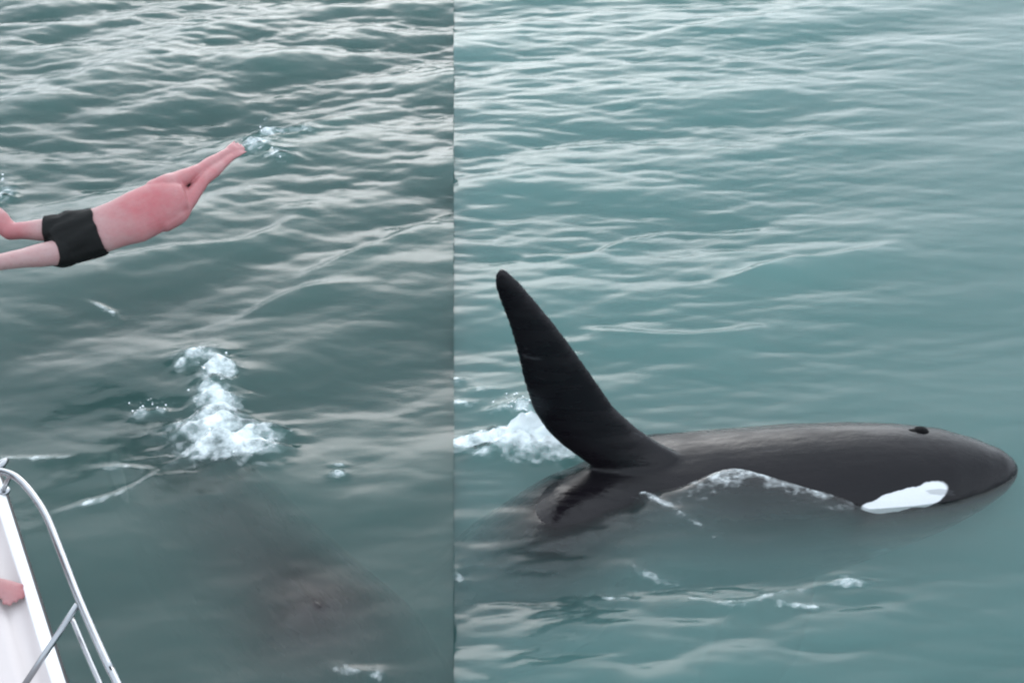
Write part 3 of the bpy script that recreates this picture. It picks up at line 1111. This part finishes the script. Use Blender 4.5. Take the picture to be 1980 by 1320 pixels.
# lower rail, thinner, aft of the strut
ZL = ZR - 0.13
low = [p + cport * 0.045 - Vector((0, 0, 0.13)) for p in ext + vis[:4]]
bm = bmesh.new(); tube(bm, smooth_path(low, 5), 0.011, 10)
lr = mesh_obj("lower_rail", bm, MAT_STEEL); to_parent(lr, boat)


def strut(top, base, r=0.0135):
    bm = bmesh.new()
    tube(bm, [top, base], r, 12)
    o = mesh_obj("rail_post", bm, MAT_STEEL); to_parent(o, boat)
    bm = bmesh.new()
    loft(bm, [(base + Vector((0, 0, -0.006)), Vector((0.034, 0, 0)), Vector((0, 0.034, 0))), (base + Vector((0, 0, 0.004)), Vector((0.034, 0, 0)), Vector((0, 0.034, 0))),
              (base + Vector((0, 0, 0.010)), Vector((0.024, 0, 0)), Vector((0, 0.024, 0)))], 16)
    f = mesh_obj("base_plate", bm, MAT_STEEL, o)
    return o


ZD = ZG - 0.028
strut(W(150, 1168, ZR), W(22, 1362, ZD))
strut(mirror(W(150, 1168, ZR)), mirror(W(22, 1362, ZD)))
strut(W(20, 917, ZR), W(6, 948, ZG + 0.012), 0.012)
for t in (1.9, 3.4):
    b = C0 + cdir * t
    top = min(path, key=lambda p: (Vector((p.x, p.y, 0)) - Vector((b.x, b.y, 0)) + cport * half(t)).length)
    strut(top, Vector((b.x, b.y, ZD)) - cport * (half(t) - 0.16))
# small deck bolt by the foot
bm = bmesh.new()
ball(bm, W(59, 1141, ZG - 0.042), (0.016, 0.016, 0.010), 14, 8)
bolt = mesh_obj("bolt", bm, MAT_STEEL); to_parent(bolt, boat)

# ---- the bystander on the bow: only a bare foot reaches into view
toe = W(56, 1158, ZD)
fd = Vector((0.97, -0.24, 0)).normalized()
lt = Vector((-fd.y, fd.x, 0))              # left of the walking direction
rank = toe - fd * 0.235 + Vector((0, 0, 0.085))
by = thing("person", "bystander in dark shorts standing on the boat with one bare foot in view", "person", (toe.x - 0.3, toe.y, ZD))
bm = bmesh.new()
up = Vector((0, 0, 1))
base = Vector((rank.x, rank.y, ZD))
lank = rank + lt * 0.13 - fd * 0.46
mid = (rank + lank) / 2
hipc = Vector((mid.x, mid.y, ZD + 0.93)) - fd * 0.20
P = lambda f, l, z: hipc + fd * f + lt * l + up * z
loft(bm, [(P(0, 0, -0.10), lt * 0.10, fd * 0.08), (P(0, 0, -0.05), lt * 0.165, fd * 0.115), (P(0, 0, 0.04), lt * 0.172, fd * 0.12), (P(0, 0, 0.18), lt * 0.15, fd * 0.11),
          (P(0, 0, 0.36), lt * 0.18, fd * 0.125), (P(0, 0, 0.48), lt * 0.19, fd * 0.11), (P(0, 0, 0.54), lt * 0.13, fd * 0.085), (P(0.01, 0, 0.58), lt * 0.06, fd * 0.06), (P(0.03, 0, 0.70), lt * 0.052, fd * 0.052)], 28)
for q, ank in ((-1, rank), (1, lank)):
    hp = P(0, 0.09 * q, -0.06)
    kn = hp.lerp(ank, 0.5) + fd * 0.03
    limb(bm, [(hp, 0.092, 0.092), (hp.lerp(kn, 0.4), 0.078, 0.08), (kn, 0.056, 0.058), (kn.lerp(ank, 0.3), 0.056, 0.06), (kn.lerp(ank, 0.75), 0.040, 0.042), (ank, 0.034, 0.036)], 18, fd)
    add_foot(bm, ank, fd, up, lt * (-q), 1.12)
    sh = P(0, 0.185 * q, 0.50)
    el = P(0.0, 0.25 * q, 0.22)
    wr = P(0.14, 0.24 * q, -0.01)
    limb(bm, [(sh, 0.055, 0.055), (sh.lerp(el, 0.5), 0.046, 0.046), (el, 0.038, 0.038), (el.lerp(wr, 0.3), 0.040, 0.038), (wr, 0.025, 0.022)], 16, fd)
    add_hand(bm, wr, wr - el + fd * -0.05, lt * q, fd, 1.0, 0.3)
hc = P(0.05, 0, 0.80)
f2, u2, s2_ = add_head(bm, hc, fd, up, 1.05)
b2 = fuse("body", bm, 0.006, 6, MAT_SKIN)
ft = np.array(toe)
redden(b2, lambda c: np.clip(0.12 + 0.45 * np.exp(-(np.linalg.norm(c - ft, axis=1) / 0.25) ** 2), 0, 1))
to_parent(b2, by)
eyes(None, hc, f2, u2, s2_, 1.05)
hair(None, hc, f2, u2, s2_, 1.06)
for o in list(COL.objects):
    if o.parent is None and o.name.split('.')[0] in ("eye", "hair"):
        to_parent(o, by)
bm = bmesh.new()
loft(bm, [(P(0, 0, 0.08), lt * 0.18, fd * 0.128), (P(0, 0, 0.0), lt * 0.186, fd * 0.135), (P(0, 0, -0.10), lt * 0.18, fd * 0.13)], 28)
for q, ank in ((-1, rank), (1, lank)):
    hp = P(0, 0.09 * q, -0.06); kn = hp.lerp(ank, 0.5)
    loft(bm, [(hp, lt * 0.105, fd * 0.11), (hp.lerp(kn, 0.5), lt * 0.105, fd * 0.105), (hp.lerp(kn, 0.85), lt * 0.095, fd * 0.095)], 22)
sh_ = fuse("shorts", bm, 0.010, 3, cloth_material("dark_blue_cloth", (0.02, 0.025, 0.04)))
to_parent(sh_, by)

# ------------------------------------------------------------------ loose drops and bubbles
MAT_DROP = NT("white_spray"); MAT_DROP.principled((0.75, 0.80, 0.82), 0.25, 0, None, 0.5); MAT_DROP = MAT_DROP.m


def drops(name, label, spots, n, seed):
    rnd = random.Random(seed)
    bm = bmesh.new()
    for i in range(n):
        px, py, sx, sy, zmax, r = rnd.choice(spots)
        p = W(rnd.gauss(px, sx), rnd.gauss(py, sy))
        z = 0.04 + abs(rnd.gauss(0, zmax))
        rr = r * (0.4 + rnd.random() ** 3 * 1.3)
        bmesh.ops.create_icosphere(bm, subdivisions=1, radius=rr, matrix=Matrix.Translation((p.x, p.y, z)) @ Matrix.Diagonal((1, 1, 0.8 + rnd.random() * 0.5, 1)))
    o = mesh_obj(name, bm, MAT_DROP)
    o['kind'] = 'stuff'
    o['label'] = label
    return o


drops("spray_drops", "white bubbles and drops thrown up over the foam patch beside the boat", [(410, 720, 24, 20, 0.03, 0.007), (430, 800, 24, 28, 0.04, 0.007), (450, 870, 45, 14, 0.03, 0.007), (290, 797, 20, 5, 0.02, 0.005)], 70, 3)
drops("spray_drops", "white drops splashing where the diver reaches for the water", [(510, 280, 20, 12, 0.05, 0.006), (545, 300, 16, 10, 0.04, 0.006), (4, 365, 6, 20, 0.06, 0.006)], 60, 4)
drops("spray_drops", "white drops in the churned wake behind the tall fin", [(1030, 855, 35, 10, 0.04, 0.007), (960, 862, 40, 8, 0.03, 0.006), (1005, 790, 22, 10, 0.03, 0.006)], 140, 5)
